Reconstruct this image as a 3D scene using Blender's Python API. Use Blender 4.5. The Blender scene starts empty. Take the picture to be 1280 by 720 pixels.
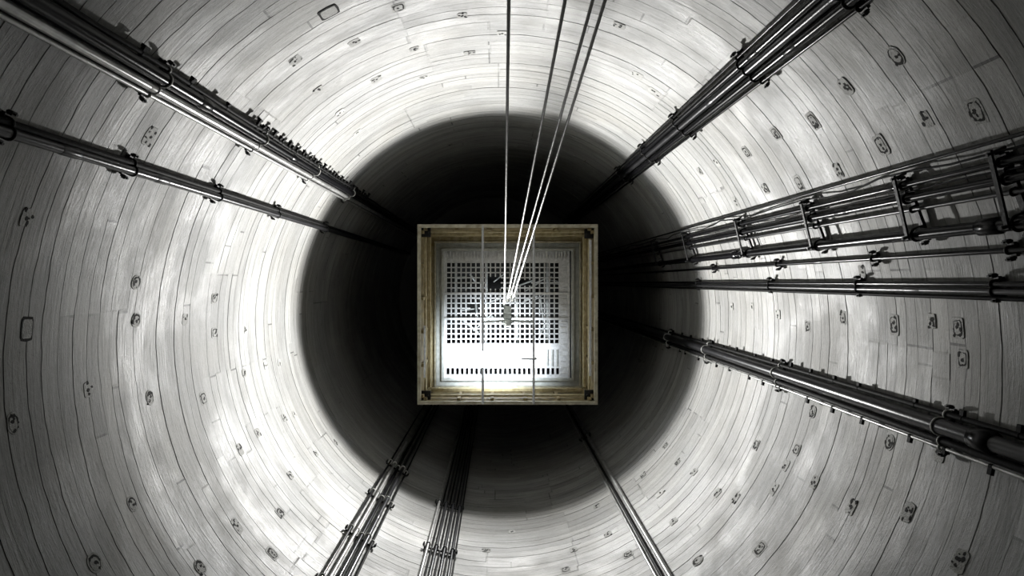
import bpy, math, random
from math import sin, cos, pi, sqrt, atan2, radians
from mathutils import Vector, Matrix
R_ = random.Random(11)
sc = bpy.context.scene
C = sc.collection

# ------------------------------------------------------------------ frame of reference
# shaft axis is vertical (z); the camera hangs in the shaft at the origin and looks straight down
F = 700.0                 # focal length in pixels of a 1280 wide picture
VX, VY = 622.0, 352.0     # where the shaft's vertical lines converge
RW = 4.0                  # radius of the shaft
AX, AY = 0.05, -0.66      # shaft axis seen from the camera
def P(px, py, d):         # place on the horizontal level d metres below the camera
    return Vector(((px-VX)*d/F, -(py-VY)*d/F, -d))
def ray_wall(phi, s):     # distance from the camera plumb line to the wall (less standoff s) in direction phi
    c, q = cos(phi), sin(phi)
    b = -(c*AX+q*AY); r = RW-s
    return -b+sqrt(b*b-(AX*AX+AY*AY)+r*r)

# ------------------------------------------------------------------ helpers
class MB:
    def __init__(s): s.v=[]; s.f=[]; s.m=[]; s.sm=[]
    def add(s, vs, fs, mi=0, smooth=False):
        o=len(s.v); s.v+= [tuple(v) for v in vs]
        for f in fs: s.f.append(tuple(i+o for i in f)); s.m.append(mi); s.sm.append(smooth)
    def box(s, c, size, ax=None, mi=0, bev=0.0):
        c=Vector(c); hx,hy,hz=[q/2 for q in size]
        M = ax if ax is not None else Matrix.Identity(3)
        if bev<=0: bev=min(hx,hy,hz)*0.12
        b=min(bev,min(hx,hy,hz)*0.9); vs=[]; idx={}
        # chamfered box: 3 verts per corner
        for sx in (-1,1):
            for sy in (-1,1):
                for sz in (-1,1):
                    for k,(dx,dy,dz) in enumerate(((0,b,b),(b,0,b),(b,b,0))):
                        idx[(sx,sy,sz,k)]=len(vs)
                        vs.append(c+M@Vector((sx*(hx-dx),sy*(hy-dy),sz*(hz-dz))))
        fs=[]
        for k in range(3):
            o=[a for a in range(3) if a!=k]
            for sg in (-1,1):
                q=[]
                for a,bb in ((-1,-1),(1,-1),(1,1),(-1,1)):
                    t=[0,0,0]; t[k]=sg; t[o[0]]=a; t[o[1]]=bb; q.append(idx[(*t,k)])
                fs.append(q if (sg>0)==(k!=1) else q[::-1])
        for k in range(3):      # edges parallel to axis k
            o=[a for a in range(3) if a!=k]
            for a in (-1,1):
                for bb in (-1,1):
                    q=[]
                    for sg,kk in ((-1,o[0]),(1,o[0]),(1,o[1]),(-1,o[1])):
                        t=[0,0,0]; t[k]=sg; t[o[0]]=a; t[o[1]]=bb; q.append(idx[(*t,kk)])
                    fs.append(q)
        for sx in (-1,1):
            for sy in (-1,1):
                for sz in (-1,1): fs.append([idx[(sx,sy,sz,k)] for k in range(3)])
        s.add(vs,fs,mi)
        return s
    def tube(s, pts, r, n=12, mi=0, cap=True, closed=False):
        pts=[Vector(p) for p in pts]; m=len(pts); rings=[]
        rs = r if isinstance(r,(list,tuple)) else [r]*m
        up=None; vs=[]
        for i,p in enumerate(pts):
            if closed: t=pts[(i+1)%m]-pts[i-1]
            else: t=pts[min(i+1,m-1)]-pts[max(i-1,0)]
            t.normalize()
            if up is None:
                up=Vector((0,0,1)) if abs(t.z)<.9 else Vector((1,0,0))
            a=t.cross(up); a.normalize(); b=a.cross(t); b.normalize(); up=b
            for k in range(n):
                w=2*pi*k/n; vs.append(p+(a*cos(w)+b*sin(w))*rs[i])
        fs=[]
        for i in range(m if closed else m-1):
            j=(i+1)%m
            for k in range(n):
                l=(k+1)%n; fs.append((i*n+k,i*n+l,j*n+l,j*n+k))
        s.add(vs,fs,mi,True)
        if cap and not closed:
            s.add([vs[k] for k in range(n)],[tuple(range(n))[::-1]],mi)
            s.add([vs[(m-1)*n+k] for k in range(n)],[tuple(range(n))],mi)
        return s
    def build(s, name, mats, parent=None, **kw):
        me=bpy.data.meshes.new(name); me.from_pydata(s.v,[],s.f)
        for m in (mats if isinstance(mats,(list,tuple)) else [mats]): me.materials.append(m)
        me.polygons.foreach_set('material_index',s.m); me.polygons.foreach_set('use_smooth',s.sm)
        import bmesh
        bm=bmesh.new(); bm.from_mesh(me); bmesh.ops.recalc_face_normals(bm,faces=bm.faces[:]); bm.to_mesh(me); bm.free()
        o=bpy.data.objects.new(name,me); C.objects.link(o)
        if parent is not None:
            o.parent=parent; me.transform(Matrix.Translation(-parent.location))
        for k,v in kw.items(): o[k]=v
        return o
def origin(o, p):       # move the origin of a one-mesh thing to p
    o.data.transform(Matrix.Translation(-Vector(p))); o.location=p
def empty(name, loc, label, cat, group=None):
    o=bpy.data.objects.new(name,None); C.objects.link(o); o.location=loc; o.empty_display_size=.2
    o['label']=label; o['category']=cat
    if group: o['group']=group
    return o

# ------------------------------------------------------------------ materials
def mat(name, col, rough=.5, metal=0., var=.25, scale=8., bump=.1, col2=None, bscale=40., spec=.5):
    m=bpy.data.materials.new(name); m.use_nodes=True; N=m.node_tree.nodes; L=m.node_tree.links
    b=N['Principled BSDF']; tc=N.new('ShaderNodeTexCoord')
    n=N.new('ShaderNodeTexNoise'); n.inputs['Scale'].default_value=scale; n.inputs['Detail'].default_value=5
    L.new(tc.outputs['Object'],n.inputs['Vector'])
    r=N.new('ShaderNodeValToRGB'); r.color_ramp.elements[0].position=.3; r.color_ramp.elements[1].position=.7
    c2=col2 or tuple(c*(1-var) for c in col)
    r.color_ramp.elements[0].color=(*c2,1); r.color_ramp.elements[1].color=(*col,1)
    L.new(n.outputs['Fac'],r.inputs['Fac']); L.new(r.outputs['Color'],b.inputs['Base Color'])
    b.inputs['Roughness'].default_value=rough; b.inputs['Metallic'].default_value=metal
    b.inputs['Specular IOR Level'].default_value=spec
    n2=N.new('ShaderNodeTexNoise'); n2.inputs['Scale'].default_value=bscale; L.new(tc.outputs['Object'],n2.inputs['Vector'])
    bp=N.new('ShaderNodeBump'); bp.inputs['Strength'].default_value=bump; bp.inputs['Distance'].default_value=.02
    L.new(n2.outputs['Fac'],bp.inputs['Height']); L.new(bp.outputs['Normal'],b.inputs['Normal'])
    return m
M={}
M['black_pipe']=mat('black_pipe_paint',(.006,.006,.007),.24,.0,.5,6,.03,spec=.2)
M['black_cable']=mat('black_cable_sheath',(.007,.007,.007),.6,0,.4,12,.2,spec=.1)
M['grey_pipe']=mat('dull_galvanised_pipe',(.028,.028,.03),.3,.25,.5,5,.05)
M['bright_pipe']=mat('bright_galvanised_pipe',(.46,.46,.45),.34,.6,.5,7,.05)
M['bracket']=mat('blackened_bracket_steel',(.012,.012,.012),.55,.1,.5,15,.3)
M['clip_steel']=mat('pale_strap_steel',(.75,.75,.72),.5,.1,.3,20,.1)
M['rope']=mat('steel_wire_rope',(.11,.11,.105),.4,.4,.4,60,.3)
M['rim']=mat('worn_cream_rim_steel',(.52,.49,.38),.5,0,.45,9,.15,col2=(.27,.24,.16))
M['wood']=mat('yellowed_cage_panel',(.34,.27,.13),.6,0,.4,7,.3,col2=(.14,.105,.045))
M['wood_pale']=mat('pale_yellow_batten',(.55,.48,.30),.55,0,.4,9,.2,col2=(.32,.26,.13))
M['cage_grey']=mat('grey_cage_steel',(.48,.50,.48),.5,.1,.3,9,.15)
M['cage_white']=mat('whitewashed_cage_steel',(.62,.63,.64),.5,0,.3,14,.2)
M['dark']=mat('dark_grime_and_shade',(.01,.01,.009),.9,0,.3,20,.3)  # grime plus painted-in shade of holes and pits; also blackens the added plate
M['lamp_body']=mat('lamp_aluminium',(.4,.4,.42),.4,.6,.2,20,.1)
M['hitch']=mat('pale_green_grey_hitch_steel',(.85,.9,.87),.5,.0,.4,12,.15)
def emis(name,col,st):
    m=bpy.data.materials.new(name); m.use_nodes=True; b=m.node_tree.nodes['Principled BSDF']
    b.inputs['Base Color'].default_value=(.8,.8,.8,1); b.inputs['Emission Color'].default_value=(*col,1); b.inputs['Emission Strength'].default_value=st
    return m
M['led']=emis('lit_led_lens',(.86,.92,1),4)

def concrete(name, groove=False):
    m=bpy.data.materials.new(name); m.use_nodes=True; N=m.node_tree.nodes; L=m.node_tree.links
    b=N['Principled BSDF']; tc=N.new('ShaderNodeTexCoord')
    sep=N.new('ShaderNodeSeparateXYZ'); L.new(tc.outputs['Object'],sep.inputs[0])
    at=N.new('ShaderNodeMath'); at.operation='ARCTAN2'; L.new(sep.outputs['Y'],at.inputs[0]); L.new(sep.outputs['X'],at.inputs[1])
    # boards run around the shaft: stretch noise along the circumference by squashing x and y against z
    def noise(sx,sz,scale,det=6,rough=.6,dist=0):
        mp=N.new('ShaderNodeMapping'); mp.inputs['Scale'].default_value=(sx,sx,sz); L.new(tc.outputs['Object'],mp.inputs['Vector'])
        n=N.new('ShaderNodeTexNoise'); n.inputs['Scale'].default_value=scale; n.inputs['Detail'].default_value=det
        n.inputs['Roughness'].default_value=rough; n.inputs['Distortion'].default_value=dist
        L.new(mp.outputs[0],n.inputs['Vector']); return n.outputs['Fac']
    def ramp(x,a,b_,lo,hi):
        r=N.new('ShaderNodeMapRange'); r.inputs[1].default_value=a; r.inputs[2].default_value=b_
        r.inputs[3].default_value=lo; r.inputs[4].default_value=hi; L.new(x,r.inputs[0]); return r.outputs[0]
    def mul(x,y,op='MULTIPLY'):
        q=N.new('ShaderNodeMath'); q.operation=op
        for i,t in enumerate((x,y)):
            if isinstance(t,float): q.inputs[i].default_value=t
            else: L.new(t,q.inputs[i])
        return q.outputs[0]
    att=N.new('ShaderNodeAttribute'); att.attribute_name='tone'
    big=ramp(noise(1,1,.55,4),.3,.7,.84,1.06)
    streak=ramp(noise(.35,5,2.2,5,.65,.4),.32,.68,.76,1.08)
    fine=ramp(noise(1,1.6,14,6,.7),.3,.72,.88,1.05)
    v=mul(mul(big,streak),mul(fine,att.outputs['Fac']))
    lines=ramp(noise(.45,26,2.0,3,.5,.2),.33,.42,.62,1.0)
    lmask=ramp(noise(1,1,.8,3,.6),.42,.58,0,1)
    lm=N.new('ShaderNodeMixRGB'); L.new(lmask,lm.inputs[0]); lm.inputs[1].default_value=(1,1,1,1); L.new(lines,lm.inputs[2])
    v=mul(v,lm.outputs[0])
    v=mul(v,ramp(noise(1,1,34,4,.75),.30,.42,.72,1.0))
    spot=ramp(noise(.6,1.5,3.4,8,.72,.8),.29,.36,.55,1.0)
    v=mul(v,spot)
    if groove:
        g=ramp(noise(.8,.8,1.6,5,.7),.42,.60,.25,1.0)
        v=mul(v,g)
    base=N.new('ShaderNodeMixRGB'); base.inputs[0].default_value=1; base.blend_type='MULTIPLY'
    tint=N.new('ShaderNodeMixRGB'); L.new(ramp(noise(1,1,.9,4),.4,.65,0,1),tint.inputs[0])
    tint.inputs[1].default_value=(.29,.292,.284,1); tint.inputs[2].default_value=(.29,.286,.268,1)
    L.new(tint.outputs[0],base.inputs[1]); cmb=N.new('ShaderNodeCombineXYZ')
    for i in range(3): L.new(v,cmb.inputs[i])
    L.new(cmb.outputs[0],base.inputs[2]); L.new(base.outputs[0],b.inputs['Base Color'])
    wet=ramp(noise(.5,.8,1.1,6,.65,.3),.44,.6,.62,.36)
    L.new(wet,b.inputs['Roughness']); b.inputs['Specular IOR Level'].default_value=.5
    h1=mul(noise(1.2,12,3.0,6,.65,.5),1.0); h2=mul(noise(1,1.5,22,7,.7),.55)
    h=mul(h1,h2,'ADD')
    bp=N.new('ShaderNodeBump'); bp.inputs['Strength'].default_value=.65; bp.inputs['Distance'].default_value=.013
    L.new(h,bp.inputs['Height']); L.new(bp.outputs['Normal'],b.inputs['Normal'])
    return m
M['concrete']=concrete('board_marked_concrete')
M['groove']=concrete('board_joint_concrete',True)
M['patch']=mat('tie_patch_mortar',(.22,.22,.205),.6,0,.3,18,.5,bscale=60)
M['patch_pale']=mat('tie_patch_pale_mortar',(.34,.34,.32),.6,0,.25,18,.5,bscale=60)

# ------------------------------------------------------------------ the shaft wall (board-marked concrete, real boards and joints)
import numpy as np
def shaft_wall():
    rng=np.random.RandomState(5); NS=1080
    th=np.linspace(0,2*pi,NS,endpoint=False)
    ztop,zbot=3.0,-22.5
    rows=[ztop]
    while rows[-1]>zbot: rows.append(rows[-1]-rng.uniform(.13,.20))
    nr=len(rows)-1
    loops_z=[]; loops_r=[]; cuts=[]
    def wob(a):
        w=np.zeros(NS)
        for k in (2,3,5,9,17,31,47,71,110):
            w+=a/k**.5*rng.uniform(.3,1)*np.sin(k*th+rng.uniform(0,6.28))
        return w
    # shared panel ends for groups of rows
    seams=[wob(.02) for _ in range(nr+1)]
    pan=None; off=np.zeros(NS); tone=[]
    for i in range(nr):
        if i%7==0 or pan is None:
            pan=sorted(rng.choice(NS,rng.randint(5,9),replace=False))
        own=sorted(rng.choice(NS,rng.randint(3,7),replace=False))
        ends=sorted(set(list(pan)+list(own)))
        o=np.zeros(NS); t=np.ones(NS); last=ends[-1]
        bo={}
        for a,bn in zip(ends,ends[1:]+[ends[0]+NS]):
            vv=rng.uniform(-.003,.003); tt=rng.uniform(.8,1.1)
            for k in range(a,bn): o[k%NS]=vv; t[k%NS]=tt
        isj=np.zeros(NS,bool)
        for e in ends:
            if rng.rand()<.6: isj[e]=True
        cuts.append(isj); tone.append(t)
        g=rng.uniform(.002,.0055)   # half width of joint
        loops_z.append((rows[i]+seams[i]-g, rows[i+1]+seams[i+1]+g)); loops_r.append(o)
    Z=[];Rr=[]
    for i in range(nr):
        za,zb=loops_z[i]; o=loops_r[i].copy(); o[cuts[i]]+=0.0
        Z+= [za,zb]; Rr+=[RW+o,RW+o]
        # joint floor
        if i<nr-1:
            zn=loops_z[i+1][0]; dep=rng.uniform(.001,.005)
            Z+=[zb-.001,zn+.001]; Rr+=[RW+dep+0*o,RW+dep+0*o]
    Z=np.array(Z); Rr=np.array(Rr)
    ny=Z.shape[0]
    X=AX+Rr*np.cos(th); Y=AY+Rr*np.sin(th)
    V=np.stack([X-AX,Y-AY,Z],-1).reshape(-1,3)
    idx=np.arange(ny*NS).reshape(ny,NS); nx=np.roll(idx,-1,1)
    Fq=np.stack([idx[:-1],idx[1:],nx[1:],nx[:-1]],-1)      # inward facing
    mi=np.ones((ny-1,NS),int); tn=np.ones((ny-1,NS))
    for i in range(nr):
        mi[i*4]=np.where(cuts[i],1,0); tn[i*4]=tone[i]
    nf=(ny-1)*NS
    me=bpy.data.meshes.new('wall_shaft')
    me.vertices.add(len(V)); me.vertices.foreach_set('co',V.ravel().astype('f'))
    me.loops.add(nf*4); me.loops.foreach_set('vertex_index',Fq.reshape(-1).astype('i'))
    me.polygons.add(nf); me.polygons.foreach_set('loop_start',np.arange(0,nf*4,4,dtype='i')); me.polygons.foreach_set('loop_total',np.full(nf,4,'i'))
    me.materials.append(M['concrete']); me.materials.append(M['groove'])
    me.polygons.foreach_set('material_index',mi.ravel().astype('i'))
    me.polygons.foreach_set('use_smooth',np.zeros(nf,bool)); me.update(calc_edges=True)
    a=me.attributes.new('tone','FLOAT','FACE'); a.data.foreach_set('value',tn.ravel().astype('f'))
    o=bpy.data.objects.new('wall_shaft',me); C.objects.link(o); o.location=(AX,AY,0); o['kind']='structure'
    return o
wall=shaft_wall()
# deeper lining, out of the lamp's reach, the bottom and the slab overhead
def ring(name,z0,z1,mt):
    mb=MB(); n=180; vs=[];fs=[]
    for z in (z0,z1):
        for k in range(n): vs.append((AX+RW*cos(2*pi*k/n),AY+RW*sin(2*pi*k/n),z))
    for z in (z0,z1):
        for k in range(n): vs.append((AX+(RW+.3)*cos(2*pi*k/n),AY+(RW+.3)*sin(2*pi*k/n),z))
    for k in range(n):
        l=(k+1)%n
        fs+= [(k,l,n+l,n+k),(2*n+k,2*n+l,3*n+l,3*n+k),(k,l,2*n+l,2*n+k),(n+k,n+l,3*n+l,3*n+k)]
    mb.add(vs,fs,0,True)
    o=mb.build(name,mt,kind='structure'); me=o.data
    a=me.attributes.new('tone','FLOAT','FACE'); a.data.foreach_set('value',[1.0]*len(me.polygons))
    return o
ring('wall_lower_shaft',-22.4,-45,M['concrete'])
for nm,z in (('floor',-45.0),('ceiling',3.1)):
    mb=MB(); n=96; vs=[(AX+(RW+.3)*cos(2*pi*k/n),AY+(RW+.3)*sin(2*pi*k/n),z+h) for h in (0,.2 if z>0 else -.2) for k in range(n)]
    mb.add(vs,[tuple(range(n)),tuple(range(n,2*n))]+[(k,(k+1)%n,n+(k+1)%n,n+k) for k in range(n)])
    o=mb.build(nm,M['concrete'],kind='structure')
    o.data.attributes.new('tone','FLOAT','FACE').data.foreach_set('value',[1.0]*len(o.data.polygons))

# ------------------------------------------------------------------ tie-hole patches in the concrete
def patch(px,py,w,h,style,seed):
    rr=random.Random(seed)
    phi=atan2(-(py-VY),px-VX); rp=math.hypot(px-VX,py-VY)
    rho=ray_wall(phi,0); d=F*rho/rp
    p=Vector((rho*cos(phi),rho*sin(phi),-d))
    th=atan2(p.y-AY,p.x-AX); n=Vector((-cos(th),-sin(th),0)); t=Vector((-sin(th),cos(th),0)); k=Vector((0,0,1))
    mb=MB()
    def surf(u,v,e):   # point on the curved wall, e metres proud of it
        a=th+u/RW; return Vector((AX+(RW-e)*cos(a),AY+(RW-e)*sin(a),-d+v))
    def pad(u0,v0,hw,hh,e,mi,jit,rnd=.25,n_=20):
        top=[];bot=[]
        for i in range(n_):
            a=2*pi*i/n_; c_,s_=cos(a),sin(a); pw=rnd
            x=hw*math.copysign(abs(c_)**pw,c_)*(1+rr.uniform(-jit,jit)); y=hh*math.copysign(abs(s_)**pw,s_)*(1+rr.uniform(-jit,jit))
            top.append(surf(u0+x*.94,v0+y*.94,e)); bot.append(surf(u0+x,v0+y,-.012))
        vs=top+bot+[surf(u0,v0,e)]
        mb.add(vs,[(i,(i+1)%n_,2*n_) for i in range(n_)]+[(n_+i,n_+(i+1)%n_,(i+1)%n_,i) for i in range(n_)],mi)
    hw,hh=w/2,h/2
    if style in('ring','round','open'):
        # border painted dark in place of a recess, then the fill inside it
        if style=='open': pad(0,0,hw,hh,.0062,1,.05,.35); pad(0,0,hw*.78,hh*.8,.0078,0,.04,.35)
        elif style=='round': pad(0,0,hw*1.1,hh*1.1,.0065,0,.05,.8); pad(-hw*.05,0,hw*.9,hh*.9,.0075,1,.12,.9); pad(hw*.1,hh*.06,hw*.74,hh*.74,.0085,0,.1,.9)
        else: pad(0,0,hw*1.15,hh*1.15,.006,0,.05,.3); pad(0,0,hw*.9,hh*.9,.007,1,.1,.5); pad(hw*.05,0,hw*.72,hh*.7,.008,0,.14,.6)
    elif style=='pale': pad(0,0,hw,hh,.0066,0,.06,.3)
    else: pad(0,0,hw,hh,.0066,0,.08,.35)
    if style!='open':  # dark pads paint the shade of the tie hole and small pits
        pad(rr.uniform(-.2,.2)*hw,rr.uniform(-.2,.2)*hh,.018,.018,.0098,1,.3,1,9)
        for _ in range(rr.randint(3,7) if style!='pale' else 2):
            q=rr.uniform(.007,.018); pad(rr.uniform(-.85,.85)*hw,rr.uniform(-.85,.85)*hh,q*rr.uniform(.8,1.8),q,.0092,1,.35,1,8)
    o=mb.build('tie_hole_patch',[M['patch_pale' if style=='pale' else 'patch'],M['dark']],None)
    o.data.transform(Matrix.Translation(-wall.location)); o.parent=wall
PT=[(411,15,.24,.2,'open'),(443,53,.16,.16,'blot'),(498,9,.15,.16,'ring'),(578,19,.13,.14,'blot'),(518,61,.14,.13,'blot'),(587,66,.17,.14,'blot'),
(369,75,.16,.17,'blot'),(398,112,.15,.14,'blot'),(470,99,.17,.18,'blot'),(530,97,.15,.13,'pale'),(425,140,.15,.14,'pale'),(447,165,.15,.13,'pale'),(628,41,.15,.12,'pale'),
(774,32,.16,.14,'blot'),(797,93,.17,.14,'pale'),(818,114,.2,.15,'pale'),(187,170,.2,.15,'blot'),(170,353,.15,.14,'round'),(170,400,.15,.14,'round'),(231,399,.15,.13,'blot'),
(268,373,.13,.15,'ring'),(268,416,.13,.15,'ring'),(307,412,.12,.12,'pale'),(33,272,.16,.12,'blot'),(33,411,.22,.13,'open'),(110,487,.15,.12,'blot'),(187,497,.16,.12,'round'),
(254,498,.16,.14,'ring'),(16,529,.17,.11,'round'),(165,630,.15,.12,'round'),(118,704,.17,.14,'round'),(250,709,.16,.14,'round'),(300,562,.18,.13,'blot'),(296,658,.22,.14,'blot'),
(340,692,.17,.14,'ring'),(305,466,.13,.13,'blot'),(332,457,.13,.13,'pale'),(349,453,.12,.13,'pale'),(355,522,.14,.14,'blot'),(368,518,.12,.13,'pale'),(420,553,.12,.13,'blot'),
(363,594,.14,.14,'blot'),(395,567,.12,.12,'blot'),(350,641,.14,.15,'ring'),(322,541,.14,.16,'blot'),(1120,70,.18,.12,'round'),(1057,108,.19,.13,'blot'),(1017,151,.19,.12,'ring'),
(1102,181,.19,.12,'ring'),(1158,149,.16,.11,'blot'),(1221,139,.19,.12,'ring'),(970,167,.16,.13,'ring'),(933,190,.16,.13,'ring'),(999,229,.19,.13,'ring'),(1048,213,.18,.11,'blot'),
(875,214,.14,.13,'blot'),(897,204,.13,.13,'pale'),(920,252,.18,.13,'blot'),(957,236,.15,.13,'blot'),(1054,397,.15,.11,'ring'),(1010,408,.14,.12,'ring'),(1118,406,.2,.12,'ring'),
(1165,401,.15,.1,'blot'),(1198,410,.17,.11,'ring'),(1204,449,.15,.1,'ring'),(973,393,.14,.12,'pale'),(915,383,.13,.12,'pale'),(940,383,.12,.12,'pale'),(1078,339,.14,.11,'blot'),
(1016,515,.15,.13,'round'),(1112,553,.16,.12,'round'),(945,556,.14,.13,'ring'),(982,582,.16,.13,'blot'),(996,562,.14,.12,'ring'),(1018,603,.17,.13,'blot'),(1064,634,.17,.13,'blot'),
(967,611,.18,.14,'blot'),(1135,640,.19,.13,'blot'),(1200,702,.2,.13,'blot'),(1175,568,.15,.11,'blot'),(832,557,.13,.14,'ring'),(847,578,.13,.14,'ring'),(868,590,.13,.14,'blot'),
(804,594,.13,.15,'ring'),(825,617,.2,.14,'pale'),(897,616,.15,.14,'blot'),(920,622,.17,.14,'blot'),(842,652,.15,.14,'blot'),(746,633,.13,.15,'blot'),(760,668,.15,.15,'blot'),
(785,693,.15,.15,'ring'),(717,687,.13,.15,'blot'),(707,712,.14,.15,'ring'),(872,701,.16,.15,'round'),(950,686,.18,.15,'ring'),(640,665,.13,.13,'pale'),(608,688,.15,.14,'blot'),(562,181,.13,.14,'blot')]
for i,(px,py,w,h,s) in enumerate(PT): patch(px,py,w,h,s,100+i)

# ------------------------------------------------------------------ pipes, cables and their brackets
def img(phi_img):   # angle in the picture measured from +x, anticlockwise
    return radians(phi_img)
ORD=['nearest the camera','second from the camera','third from the camera','fourth from the camera','fifth from the camera','sixth from the camera','seventh from the camera']
def run(name, phi, r, s, mt, label, cat, zt=2.6, zb=-22, joints=None, jr=1.12, jm=None, clips=None, wavy=0., seed=0):
    ph=img(phi); rho=ray_wall(ph,s+r); x,y=rho*cos(ph),rho*sin(ph)
    th=atan2(y-AY,x-AX); n=Vector((-cos(th),-sin(th),0)); t=Vector((-sin(th),cos(th),0))
    root=empty(name,(x,y,zb),label,cat)
    rr=random.Random(seed); mb=MB(); pts=[]
    m=60 if wavy else 2
    for i in range(m):
        z=zt+(zb-zt)*i/(m-1); o=0
        if wavy: o=wavy*(sin(i*1.3+seed)+.6*sin(i*2.1+seed*2))*.5
        pts.append(Vector((x,y,z))+t*o)
    mb.tube(pts,r,20 if r>.03 else 12); mb.build(cat if cat in('pipe','cable') else 'pipe', mt, root)
    root.children[0].name = {'pipe':'pipe_barrel','cable':'cable_sheath','conduit':'conduit_tube'}[cat]
    for rp in (joints or []):
        d=F*rho/rp; mb=MB()
        mb.tube([(x,y,-d-.10),(x,y,-d-.085),(x,y,-d+.085),(x,y,-d+.10)],[r*1.02,r*jr,r*jr,r*1.02],20)
        mb.build('coupling',jm or mt,root)
    return dict(x=x,y=y,r=r,t=t,n=n,s=s,rho=rho,root=root)
def bracket(runs, d, label, group, strap='bracket', nubs=True, seed=0):
    rr=random.Random(seed)
    a,b=runs[0],runs[-1]; mx=sum(q['x'] for q in runs)/len(runs); my=sum(q['y'] for q in runs)/len(runs)
    th=atan2(my-AY,mx-AX); n=Vector((-cos(th),-sin(th),0)); t=Vector((-sin(th),cos(th),0)); k=Vector((0,0,1))
    Mx=Matrix((t,n,k)).transposed()
    us=[(Vector((q['x'],q['y'],0))-Vector((AX,AY,0))).dot(t) for q in runs]
    vs=[(Vector((q['x'],q['y'],0))-Vector((AX,AY,0))).dot(n) for q in runs]
    O=Vector((AX,AY,-d))
    W=lambda u,v,z=0: O+t*u+n*v+k*z
    back=min(v-q['r'] for v,q in zip(vs,runs)) -.012
    lo=min(u-q['r'] for u,q in zip(us,runs))-.035; hi=max(u+q['r'] for u,q in zip(us,runs))+.035
    root=empty('pipe_bracket',W((lo+hi)/2,-RW+.01),label,'bracket',group)
    MB().box(W((lo+hi)/2,back-.008),(hi-lo,.03,.05),Mx).build('cross_bar',M['bracket'],root)
    for u in (lo+.03,hi-.03):
        wv=-sqrt(RW*RW-u*u)+.004
        L=(back-.02)-wv
        if L>.01: MB().box(W(u,wv+L/2),(.035,L,.045),Mx).build('standoff',M['bracket'],root)
    for u,v,q in zip(us,vs,runs):
        R=q['r']+.007; pts=[W(u-R,back)]
        for i in range(13):
            w=pi-pi*i/12; pts.append(W(u+R*cos(w),v+R*sin(w)))
        pts.append(W(u+R,back))
        MB().tube(pts,.008,8).build('u_bolt',M[strap],root)
    if nubs:
        for u,sg in ((lo,-1),(hi,1)):
            mb=MB(); c=W(u+sg*.01,back+.03); mb.box(c,(.035,.04,.04),Mx); mb.tube([W(u+sg*.01,back-.01),W(u+sg*.01,back+.07)],.010,8)
            mb.build('bolt',M['bracket'],root)
    return root
def brackets(runs, rpx, where, group, strap='bracket', seed=0):
    rho=sum(q['rho'] for q in runs)/len(runs)
    for i,rp in enumerate(rpx):
        bracket(runs,F*rho/rp,'dark pipe bracket %s on the %s'%(ORD[i],where),group,strap,seed=seed+i)

# --- upper left bundle
UL=[run('water_pipe',180-31.25,.060,.09,M['black_pipe'],'black pipe along the upper edge of the upper-left bundle','pipe',joints=[430,300]),
    run('water_pipe',180-29.35,.040,.09,M['bright_pipe'],'shiny steel pipe in the middle of the upper-left bundle','pipe',joints=[491,346]),
    run('conduit',180-28.2,.020,.09,M['bright_pipe'],'thin bright conduit on the lower edge of the upper-left bundle','conduit',joints=[453,300])]
run('power_cable',180-30.25,.020,.008,M['black_cable'],'black filler rod tucked between the pipes of the upper-left bundle','cable')  # rod put in to fill the black gap between the pipes
run('power_cable',180-28.75,.022,.01,M['black_cable'],'black filler rod behind the thin bright conduit of the upper-left bundle','cable')  # second black filler rod, behind the conduit
hc=run('power_cable',180-32.7,.022,.09,M['black_cable'],'black cable bristling with clips along the upper-left bundle','cable',wavy=.012)
UL=[hc]+UL
rr=random.Random(4)
for i in range(46):
    d=4.6+ i*.175 + rr.uniform(-.05,.05)
    if i<12 and i%4: continue
    mb=MB(); c=Vector((hc['x'],hc['y'],-d)); t=hc['t']*(-1)
    up=Vector((cos(radians(180-32.7+90)),sin(radians(180-32.7+90)),0))*(-1)
    L=rr.uniform(.035,.085) if i%3==0 else rr.uniform(.02,.045)
    Mx=Matrix((up,hc['n'],Vector((0,0,1)))).transposed()
    mb.box(c+up*(.02+L/2),(L,.03,.045),Mx)
    mb.box(c+up*(.02+L),(.025,.045,.065 if i%3==0 else .04),Mx)
    mb.tube([c+Vector((0,0,-.02)),c+Vector((0,0,.02))],.027,12)
    mb.build('cable_clip',M['black_cable'],hc['root'])
brackets(UL,[740,491,346,268,215],'upper-left pipe bundle','brackets of the upper-left bundle','clip_steel',10)

# --- left single pipe
LP=[run('water_pipe',180-16.9,.042,.07,M['grey_pipe'],'single grey pipe crossing the left wall below the upper-left bundle','pipe',joints=[440,560]),
    run('power_cable',180-17.95,.030,.05,M['black_cable'],'black cable strapped above the single left pipe','cable')]
brackets(LP,[640,478,365,288,225],'single left pipe','brackets of the left pipe','bracket',20)

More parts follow.
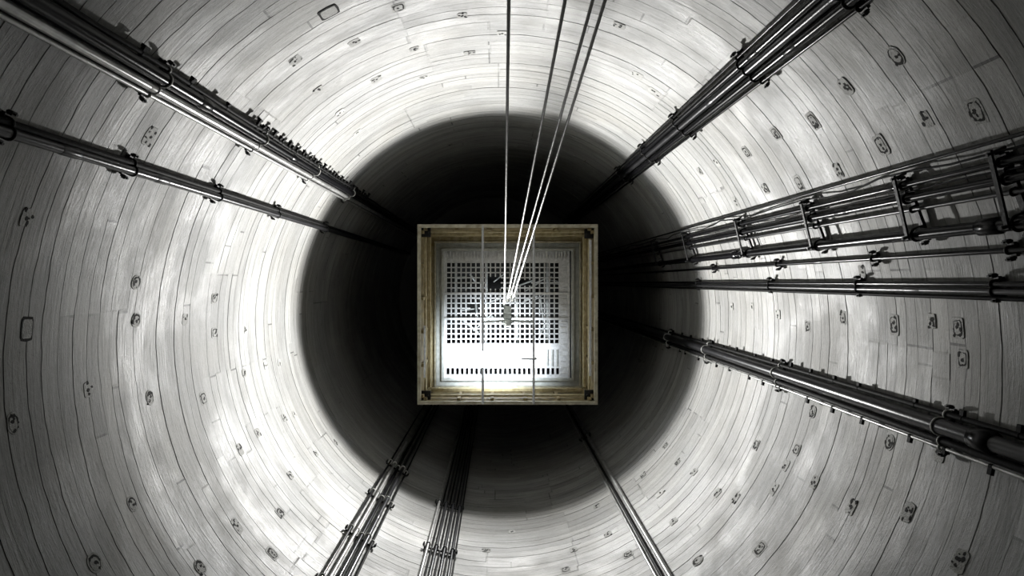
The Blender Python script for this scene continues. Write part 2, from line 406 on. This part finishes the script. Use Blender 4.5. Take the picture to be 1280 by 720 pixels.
# --- upper right bundle
UR=[run('conduit',43.0,.013,.09,M['black_pipe'],'thin black conduit on the upper edge of the upper-right bundle','conduit'),
    run('water_pipe',41.7,.042,.09,M['black_pipe'],'black pipe next to the upper edge of the upper-right bundle','pipe',joints=[430]),
    run('water_pipe',40.2,.044,.09,M['grey_pipe'],'broad grey pipe in the middle of the upper-right bundle','pipe',joints=[350,560]),
    run('water_pipe',38.5,.043,.09,M['black_pipe'],'black pipe in the lower half of the upper-right bundle','pipe',joints=[470]),
    run('conduit',37.1,.018,.09,M['black_pipe'],'thin black conduit on the lower edge of the upper-right bundle','conduit')]
run('power_cable',41.0,.020,.008,M['black_cable'],'black filler rod darkening the gap behind the broad grey pipe, upper-right bundle','cable')  # rod put in to widen the darkness between the pipes
run('power_cable',39.3,.020,.008,M['black_cable'],'black filler rod darkening the gap behind the lower black pipe, upper-right bundle','cable')  # likewise a dark filler for the next gap
brackets(UR,[560,410,300,246,205],'upper-right pipe bundle','brackets of the upper-right bundle','bracket',30)

# --- right bundle
RB=[run('conduit',15.75,.016,.07,M['black_pipe'],'topmost thin black conduit of the right-hand bundle','conduit'),
    run('conduit',14.7,.010,.07,M['black_cable'],'slack thin cable just under the topmost right-hand conduit','cable',wavy=.05,seed=3),
    run('water_pipe',13.3,.026,.07,M['black_pipe'],'slim black pipe, upper of two in the right-hand bundle','pipe',joints=[500]),
    run('conduit',12.35,.009,.07,M['black_cable'],'thin black cable between two slim pipes of the right-hand bundle','cable',wavy=.015,seed=5),
    run('water_pipe',11.4,.035,.07,M['black_pipe'],'slim black pipe, lower of two in the right-hand bundle','pipe',joints=[440]),
    run('conduit',9.85,.019,.07,M['grey_pipe'],'grey conduit between slim pipes and large pipe on the right','conduit'),
    run('water_pipe',6.4,.052,.07,M['black_pipe'],'large black pipe at the bottom of the right-hand bracketed bundle','pipe',joints=[300,620],jr=1.3)]
rho=4.0
for i,rp in enumerate([690,555,425,332,258,215]):
    bracket(RB[2:],F*rho/rp,'dark upright bracket %s on the right-hand bundle'%ORD[i],'brackets of the right-hand bundle','bracket',seed=40+i)
    # front strap bar over the pipes, part of the last bracket
    q0,q1=RB[1],RB[-1]; d=F*rho/rp; a=Vector((q0['x'],q0['y'],-d))+q0['n']*.06; b=Vector((q1['x'],q1['y'],-d))+q1['n']*(.085)
    root=[o for o in C.objects if o.name.startswith('pipe_bracket')][-1]
    root=max((o for o in C.objects if o.name.startswith('pipe_bracket')),key=lambda o:o.name)
    dr=(b-a).normalized(); mb=MB(); m_=(a+b)/2
    Mx=Matrix((dr,dr.cross(Vector((0,0,1))),Vector((0,0,1)))).transposed()
    mb.box(m_,((b-a).length+.05,.02,.035),Mx); mb.tube([b-q1['n']*.17,b+q1['n']*.05],.014,8); mb.tube([a-q0['n']*.12,a+q0['n']*.03],.012,8)
    mb.build('strap_bar',M['bracket'],root)
RS=[run('water_pipe',3.5,.022,.05,M['black_pipe'],'lone slim black pipe under the right-hand bundle','pipe',joints=[400])]
brackets(RS,[640,470,350,270],'lone slim right-hand pipe','brackets of the slim right-hand pipe','bracket',50)
RD=[run('water_pipe',-.3,.023,.06,M['black_pipe'],'upper black pipe of the level pair on the right','pipe'),
    run('water_pipe',-1.15,.027,.06,M['grey_pipe'],'lower grey pipe of the level pair on the right','pipe',joints=[520])]
run('power_cable',-1.95,.018,.05,M['black_cable'],'black cable along the underside of the level pair on the right','cable')
brackets(RD,[620,450,340,250],'level pipe pair on the right','brackets of the level pair','bracket',60)

# --- lower right main
LR=[run('power_cable',-16.45,.026,.06,M['black_cable'],'black cable along the top of the thick lower-right pipe','cable'),
    run('main_pipe',-18.1,.068,.07,M['grey_pipe'],'thick pipe running to the lower-right corner','pipe',joints=[640],jr=1.35,jm=M['black_pipe']),
    run('power_cable',-19.7,.034,.06,M['black_cable'],'thick black rod standing for the shadow below the thick lower-right pipe','cable'),  # black rod put in for the pipe's shaded lower side
    run('conduit',-20.5,.016,.08,M['bright_pipe'],'thin pale conduit on the underside of the thick lower-right pipe','conduit')]
brackets(LR,[587,370,276,225],'thick lower-right pipe','brackets of the thick lower-right pipe','clip_steel',70)
for q,sg in ((LR[0],1),(LR[3],-1)):
    rr=random.Random(7+sg)
    for i in range(16):
        d=4.3+i*.55+rr.uniform(-.15,.15); c=Vector((q['x'],q['y'],-d)); t=q['t']*sg
        Mx=Matrix((t,q['n'],Vector((0,0,1)))).transposed(); L=rr.uniform(.03,.07)
        mb=MB(); mb.box(c+t*(q['r']+L/2-.01),(L,.03,.04),Mx); mb.tube([c+Vector((0,0,-.015)),c+Vector((0,0,.015))],q['r']+.004,12)
        mb.build('cable_clip',M['black_cable'],q['root'])

# --- bottom left bundle
v=lambda a:-90-a
BL=[run('conduit',v(30.8),.020,.09,M['black_pipe'],'black conduit on the outer edge of the lower-left bundle','conduit'),
    run('water_pipe',v(29.5),.026,.09,M['bright_pipe'],'bright steel pipe in the lower-left bundle','pipe',joints=[360],zb=-13.4),
    run('water_pipe',v(28.2),.034,.05,M['black_pipe'],'black pipe sunk between two steel pipes of the lower-left bundle','pipe'),
    run('water_pipe',v(26.9),.036,.09,M['grey_pipe'],'grey pipe on the inner side of the lower-left bundle','pipe',joints=[330]),
    run('power_cable',v(25.65),.018,.07,M['black_cable'],'black cable on the inner edge of the lower-left bundle','cable')]
brackets(BL,[430,358,305,262],'lower-left pipe bundle','brackets of the lower-left bundle','clip_steel',80)
BM=[run('water_pipe',v(14.8),.026,.07,M['bright_pipe'],'leftmost steel pipe of the bottom bundle','pipe'),
    run('water_pipe',v(13.0),.028,.07,M['grey_pipe'],'second steel pipe of the bottom bundle','pipe'),
    run('water_pipe',v(11.2),.028,.07,M['grey_pipe'],'third steel pipe of the bottom bundle','pipe'),
    run('water_pipe',v(9.5),.026,.07,M['grey_pipe'],'rightmost steel pipe of the bottom bundle','pipe')]
for a,nm in ((13.9,'left'),(12.1,'middle'),(10.35,'right')):  # rods put in to fill the dark gaps between these pipes
    run('power_cable',v(a),.018,.03,M['black_cable'],'black filler rod darkening the %s gap of the bottom bundle'%nm,'cable')
run('power_cable',v(8.8),.014,.05,M['black_cable'],'black cable beside the rightmost pipe of the bottom bundle','cable')
brackets(BM,[400,340,285],'bottom pipe bundle','brackets of the bottom bundle','bracket',90)
BR=[run('conduit',-90+28.2,.017,.06,M['bright_pipe'],'thin steel conduit left of the bottom-right pipe','conduit'),
    run('water_pipe',-90+30.3,.032,.06,M['bright_pipe'],'bright steel pipe running down the bottom-right wall','pipe')]
run('power_cable',-90+29.15,.026,.03,M['black_cable'],'black cable between the bottom-right pipe and conduit','cable')
brackets(BR,[470,222],'bottom-right pipe pair','brackets of the bottom-right pair','bracket',95)

# ------------------------------------------------------------------ the lift cage
DR=12.5                                     # level of the rim
cc=P(634.5,393,DR)
cage=empty('lift_cage',(cc.x,cc.y,-15.5),'square open-topped lift cage with yellowed sides hanging in the shaft','lift cage')
H=2.0; DD=13.9; dz=Vector
cd=P(634.5,393,DD)                          # deck centre
def rect_frame(mb,c,hx,hy,w,h,z,mi=0):
    mb.box((c.x,c.y+hy-w/2,z),(2*hx,w,h),mi=mi); mb.box((c.x,c.y-hy+w/2,z),(2*hx,w,h),mi=mi)
    mb.box((c.x-hx+w/2,c.y,z),(w,2*hy-2*w,h),mi=mi); mb.box((c.x+hx-w/2,c.y,z),(w,2*hy-2*w,h),mi=mi)
mb=MB(); rect_frame(mb,cc,H+.01,H+.01,.075,.07,-DR); mb.build('rim',M['rim'],cage)
for sx,sy in ((1,0),(-1,0),(0,1),(0,-1)):
    mb=MB(); t=Vector((-sy,sx,0)) if True else 0
    c0=Vector((cc.x+sx*(H-.03),cc.y+sy*(H-.03),0)); Mx=Matrix((t,Vector((sx,sy,0)),Vector((0,0,1)))).transposed()
    for k in range(9):   # horizontal boards of the side
        z=-DR-.09-k*.165; mb.box((c0.x,c0.y,z),(2*H-.1,.03,.158),Mx)
    mb.build('side_panel',M['wood'],cage)
    inn=c0-Vector((sx,sy,0))*.05
    for u in (-1.85,-1.1,-.35,.4,1.15,1.85):
        MB().box((inn.x+t.x*u,inn.y+t.y*u,-DR-.75),(.07,.07,1.35),Mx).build('side_stud',M['wood'],cage)
    MB().box((inn.x-sx*.04,inn.y-sy*.04,-DR-.35),(2*H-.35,.05,.10),Mx).build('side_rail',M['wood_pale'],cage)
    MB().box((inn.x-sx*.06,inn.y-sy*.06,-DR-.95),(2*H-.4,.07,.12),Mx).build('side_rail',M['wood_pale'],cage)
# pale guide strips on left and right sides
for px,y0,y1,w in ((530.5,407,472,.03),(738,300,470,.045)):
    a=P(px,y0,12.62); b=P(px,y1,12.62)
    MB().box(((a.x+b.x)/2,(a.y+b.y)/2,-12.62),(w,abs(a.y-b.y),.05)).build('guide_strip',M['cage_white'],cage)
for px,py in ((532,290),(737,292),(532,495),(737,494)):
    p=P(px,py,12.7); mb=MB(); mb.box((p.x,p.y,-12.75),(.22,.22,.05)); mb.box((p.x,p.y,-12.85),(.12,.12,.2))
    for a_ in (-1,1): mb.tube([(p.x+a_*.06,p.y,-12.73),(p.x+a_*.06,p.y,-12.66)],.022,8)
    mb.build('corner_gusset',M['bracket'],cage)
# deck margin: yellow beams, then the grey frame, then a thin pale lip
mb=MB(); rect_frame(mb,cd,1.98,1.98,.17,.12,-DD+.06); mb.build('margin_beam',M['wood_pale'],cage)
mb=MB(); rect_frame(mb,cd,1.80,1.80,.03,.16,-DD+.10); mb.build('margin_lip',M['rim'],cage)
mb=MB(); rect_frame(mb,cd,1.765,1.765,.13,.06,-DD+.03); rect_frame(mb,cd,1.63,1.63,.06,.14,-DD+.07); mb.build('deck_frame',M['cage_grey'],cage)
def D(px,py,d=DD): return P(px,py,d)
# top strip: perforated sheet
a=D(556,312); b=D(712,328)
mb=MB(); mb.box(((a.x+b.x)/2,(a.y+b.y)/2,-DD),(b.x-a.x,a.y-b.y,.03)); rr=random.Random(3)
for i in range(40):
    x=a.x+.06+i*(b.x-a.x-.1)/40
    mb.box((x,(a.y+b.y)/2+.05*(i%2),-DD+.03),(.03,.17+rr.uniform(-.05,.05),.04+rr.uniform(0,.03)))
mb.build('ribbed_sheet',M['cage_white'],cage)
# side sheet right and left lip
a=D(699,328); b=D(712,474)
mb=MB(); mb.box(((a.x+b.x)/2,(a.y+b.y)/2,-DD),(b.x-a.x,a.y-b.y,.03))
for i in range(20):
    y=a.y-.08-i*(a.y-b.y-.1)/20; mb.box(((a.x+b.x)/2-.02,y,-DD+.03),(.16,.03,.04))
mb.box((b.x-.03,(a.y+b.y)/2,-DD+.05),(.05,a.y-b.y,.08))
mb.build('ribbed_side_sheet',M['cage_white'],cage)
a=D(554,312); b=D(558,474); MB().box(((a.x+b.x)/2,(a.y+b.y)/2,-DD+.02),(b.x-a.x,a.y-b.y,.08)).build('deck_lip',M['cage_white'],cage)
# solid white plate under the lamp, slotted along its lower edge
a=D(557,429); b=D(700,474)
mb=MB(); xs=[a.x]; 
yb0=D(0,468).y; yb1=D(0,460).y
mb.box(((a.x+b.x)/2,(a.y+yb1)/2,-DD),(b.x-a.x,a.y-yb1,.04)); mb.box(((a.x+b.x)/2,(b.y+yb0)/2,-DD),(b.x-a.x,yb0-b.y,.04))
n=24
for i in range(n+1):
    x=a.x+(b.x-a.x)*i/n; mb.box((x,(yb0+yb1)/2,-DD),(.05,yb1-yb0+.01,.04))
mb.build('slotted_plate',M['cage_white'],cage)
mb=MB()
for px in (684,690,696): 
    p=D(px,447); mb.box((p.x,p.y,-DD+.035),(.035,.4,.03))
mb.build('plate_rib',M['cage_grey'],cage)
# grating
gx0,gx1,gy0,gy1=558,699,328,430
mb=MB(); y_a=D(0,gy0).y; y_b=D(0,gy1).y; xa=D(gx0,0).x; xb=D(gx1,0).x
nx=23
def grid_bar(mb,ax_,pos,lo,hi,holes):
    segs=[(lo,hi)]
    for (h0,h1,q0,q1) in holes:
        if q0<pos<q1:
            ns=[]
            for s0,s1 in segs:
                if h0>s0: ns.append((s0,min(h0,s1)))
                if h1<s1: ns.append((max(h1,s0),s1))
            segs=[s for s in ns if s[1]-s[0]>.01]
    for s0,s1 in segs:
        if ax_=='x': mb.box(((s0+s1)/2,pos,-DD+.002),(s1-s0,.030,.03))
        else: mb.box((pos,(s0+s1)/2,-DD),(.030,s1-s0,.034))
hA=[(D(608,0).x,D(626,0).x,D(0,361).y,D(0,346).y),(D(641,0).x,D(664,0).x,D(0,357).y,D(0,350).y),(D(588,0).x,D(598,0).x,D(0,391).y,D(0,379).y)]
hB=[(q0,q1,h0,h1) for (h0,h1,q0,q1) in hA]
for i in range(nx+1): grid_bar(mb,'y',xa+(xb-xa)*i/nx,y_b,y_a,hB)
ny=16
for j in range(ny+1): grid_bar(mb,'x',y_b+(y_a-y_b)*j/ny,xa,xb,hA)
mb.build('floor_grating',M['cage_white'],cage)
mb=MB()
for py in (367,398.5):
    p=D(0,py,DD-.06); mb=MB(); mb.box(((xa+xb)/2+.1,p.y,-DD+.06),(xb-xa+.3,.055,.08)); mb.build('deck_beam',M['cage_white'],cage)
# two bars at rim level carry the lamp
for px in (603.5,667):
    x=P(px,0,12.45).x
    MB().tube([(x,cc.y-H+.02,-12.42),(x,cc.y+H-.02,-12.42)],.026,12).build('roof_bar',M['cage_white'],cage)
# broken machinery glimpsed under the grating
mb=MB(); rr=random.Random(9)
for i in range(26):
    p=P(rr.uniform(575,690),rr.uniform(340,425),14.6+rr.uniform(0,.6))
    a_=rr.uniform(0,pi); L=rr.uniform(.2,.7); q=Vector((cos(a_),sin(a_),rr.uniform(-.2,.2)))*L/2
    mb.tube([p-q,p+q*.2+Vector((0,0,.04)),p+q],rr.uniform(.012,.03),8)
for i in range(4):
    p=P(570+i*38,385,14.75); mb.box(p,(.06,3.0,.1))
mb.build('underfloor_framing',M['cage_grey'],cage)
# added plate and skirts, stop lamp light leaking down the shaft
mb=MB(); mb.box((cc.x,cc.y,-15.45),(3.9,3.9,.06)); mb.build('light_block_deck',M['dark'],cage)
for sx,sy in ((1,0),(-1,0),(0,1),(0,-1)):
    mb=MB(); mb.box((cc.x+sx*1.96,cc.y+sy*1.96,-14.7),(.03 if sx else 3.9,.03 if sy else 3.9,1.56)); mb.build('light_block_skirt',M['bracket'],cage)
# drawbar and hitch carrying the ropes
hp=P(634.5,401,12.0)
db=P(634.5,398.5,DD-.1)
mb=MB(); mb.tube([(hp.x,hp.y,-12.15),(hp.x,db.y,-DD+.09)],.035,12)
for sx in (-1,1):
    mb.tube([(hp.x+sx*.05,hp.y,-12.15),(hp.x+sx*.42,hp.y-.05,-12.42),(P(667 if sx>0 else 603.5,0,12.45).x,hp.y-.06,-12.42)],.022,10)
mb.build('drawbar',M['hitch'],cage)
mb=MB(); mb.box((hp.x,hp.y+.10,-12.10),(.16,.42,.05)); mb.box((hp.x,hp.y-.05,-12.04),(.09,.14,.10))
for k in (-.05,.05,.15): mb.tube([(hp.x-.1,hp.y+k,-12.08),(hp.x+.1,hp.y+k,-12.08)],.018,8)
mb.build('hitch_plate',M['hitch'],cage)

# ropes: from the hitch up to the deflection bracket on the wall above the picture
tops=[(636.0,0),(706.5,0),(741.0,0),(756.5,0)]
bots=[(630.5,378),(634.8,372),(638.6,368),(641.5,372)]
lab=['straight steel rope rising left of the other three','steel rope second from the left among the four','steel rope close beside the rightmost rope','rightmost of the four steel ropes']
ends=[]
for i,((tx,ty),(bx,by)) in enumerate(zip(tops,bots)):
    a=P(bx,by,11.95); b=P(tx,ty,5.0); dr=(b-a)
    e=a+dr*1.19
    r=empty('wire_rope',a,lab[i]+' holding the lift cage','rope','hoist ropes of the cage')
    pts=[a+(e-a)*k/24 for k in range(25)]
    MB().tube(pts,.017,12).build('strand',M['rope'],r)
    u=dr.normalized()
    MB().tube([a-u*.18,a-u*.15,a+u*.12,a+u*.2],[.012,.034,.028,.018],12).build('rope_socket',M['hitch'],r)
    ends.append(e)
# wall beam the ropes turn at, above the frame
mx=sum(e.x for e in ends)/4; my=sum(e.y for e in ends)/4; mz=sum(e.z for e in ends)/4
hb=empty('rope_anchor_beam',(mx,my,mz),'steel beam on the wall where the four ropes are anchored','beam')
MB().box((mx,my,mz),(2.0,.12,.2)).build('beam',M['bracket'],hb)
for e in (-.8,.8): 
    yw=AY+sqrt(RW*RW-(mx+e-AX)**2); MB().box((mx+e,(my+yw)/2,mz),(.1,abs(yw-my)+.02,.16)).build('arm',M['bracket'],hb)

# ------------------------------------------------------------------ the floodlight on the cage
LX,LY=617,449
lp=P(LX,LY,12.3)
fl=empty('floodlight',(lp.x,lp.y,-12.4),'glaring white floodlight bar lying across the top of the lift cage','floodlight')
x0=P(603.5,0,12.45).x; x1=P(667,0,12.45).x
mb=MB(); mb.box(((x0+x1)/2,lp.y,-12.37),(x1-x0+.12,.04,.05)); mb.build('mounting_bar',M['cage_white'],fl)
mb=MB(); mb.box((lp.x,lp.y,-12.31),(1.2,.34,.08))
for k in range(9): mb.box((lp.x-.52+k*.13,lp.y,-12.355),(.02,.30,.04))
mb.build('housing',M['lamp_body'],fl)
mb=MB(); mb.box((lp.x,lp.y,-12.262),(1.22,.36,.016)); mb.build('lens',M['led'],fl,label='glaring white lens')
# lamps
def lamp(kind,name,loc,E,**k):
    l=bpy.data.lights.new(name,kind); l.energy=E; l.color=k.pop('color',(1,1,1)); rot=k.pop('rot',(0,0,0))
    for a_,b_ in k.items(): setattr(l,a_,b_)
    o=bpy.data.objects.new(name,l); o.location=loc; o.rotation_euler=rot; C.objects.link(o); return o
E0=3150; HALF=77; TY=-3.5
ASY=-.84
PROFILE=[(0,.01),(20,.01),(24,.02),(26.5,.10),(28.5,.34),(31,.76),(36,1.15),(44,1.4),(52,1.38),(62,1.1),(75,1.0),(90,1.0)]
TILT=(radians(180)+radians(TY),0,0)
sp=lamp('SPOT','flood_beam',(lp.x,lp.y,-12.22),E0,spot_size=radians(2*HALF),spot_blend=.2,shadow_soft_size=.16,rot=TILT,color=(1,.99,.965))
# invented beam profile, dims the frame corners like lens vignette: strongest to the sides, weak straight ahead
sp.data.use_nodes=True; N=sp.data.node_tree.nodes; L=sp.data.node_tree.links
em=N['Emission']; tc=N.new('ShaderNodeTexCoord'); sx=N.new('ShaderNodeSeparateXYZ'); L.new(tc.outputs['Normal'],sx.inputs[0])
ab=N.new('ShaderNodeMath'); ab.operation='ABSOLUTE'; L.new(sx.outputs['Z'],ab.inputs[0])
ac=N.new('ShaderNodeMath'); ac.operation='ARCCOSINE'; L.new(ab.outputs[0],ac.inputs[0])
dv=N.new('ShaderNodeMath'); dv.operation='DIVIDE'; L.new(ac.outputs[0],dv.inputs[0]); dv.inputs[1].default_value=pi/2
cv=N.new('ShaderNodeFloatCurve'); L.new(dv.outputs[0],cv.inputs['Value'])
c=cv.mapping.curves[0]
PR=PROFILE
c.points[0].location=(0,PR[0][1]/2); c.points[1].location=(1,PR[-1][1]/2)
for a_,g_ in PR[1:-1]: c.points.new(a_/90,g_/2)
for q in c.points: q.handle_type='AUTO_CLAMPED'
cv.mapping.update()
m2=N.new('ShaderNodeMath'); m2.operation='MULTIPLY'; m2.inputs[1].default_value=2; L.new(cv.outputs[0],m2.inputs[0])
m3=N.new('ShaderNodeMath'); m3.operation='MULTIPLY_ADD'; L.new(sx.outputs['Y'],m3.inputs[0]); m3.inputs[1].default_value=ASY; m3.inputs[2].default_value=1
m5=N.new('ShaderNodeMath'); m5.operation='MULTIPLY_ADD'; L.new(sx.outputs['X'],m5.inputs[0]); m5.inputs[1].default_value=-.15; L.new(m3.outputs[0],m5.inputs[2])
m4=N.new('ShaderNodeMath'); m4.operation='MULTIPLY'; L.new(m2.outputs[0],m4.inputs[0]); L.new(m5.outputs[0],m4.inputs[1]); L.new(m4.outputs[0],em.inputs['Strength'])
lamp('AREA','added_deck_light',(lp.x,lp.y,-12.40),125,shape='RECTANGLE',size=1.1,size_y=.28,color=(.86,.93,1),spread=radians(100))  # added source facing down, whitens the plate; has no fixture of its own
lamp('POINT','cage_fill',(cc.x,cc.y,-12.95),14,shadow_soft_size=.1,color=(1,.93,.78))  # added fill brightening the cage sides, no lamp hangs here

# ------------------------------------------------------------------ world, camera, colour
w=bpy.data.worlds.new('World'); sc.world=w; w.use_nodes=True
w.node_tree.nodes['Background'].inputs[0].default_value=(.6,.7,1,1); w.node_tree.nodes['Background'].inputs[1].default_value=0.0
cam=bpy.data.cameras.new('camera'); co=bpy.data.objects.new('camera',cam); C.objects.link(co); sc.camera=co
cam.sensor_width=36; cam.lens=F/1280*36; cam.shift_x=(640-VX)/1280; cam.shift_y=(VY-360)/1280
cam.clip_start=.05; cam.clip_end=200
sc.view_settings.view_transform='Standard'; sc.view_settings.look='None'; sc.view_settings.gamma=1; sc.view_settings.exposure=0
sc.view_settings.use_curve_mapping=False
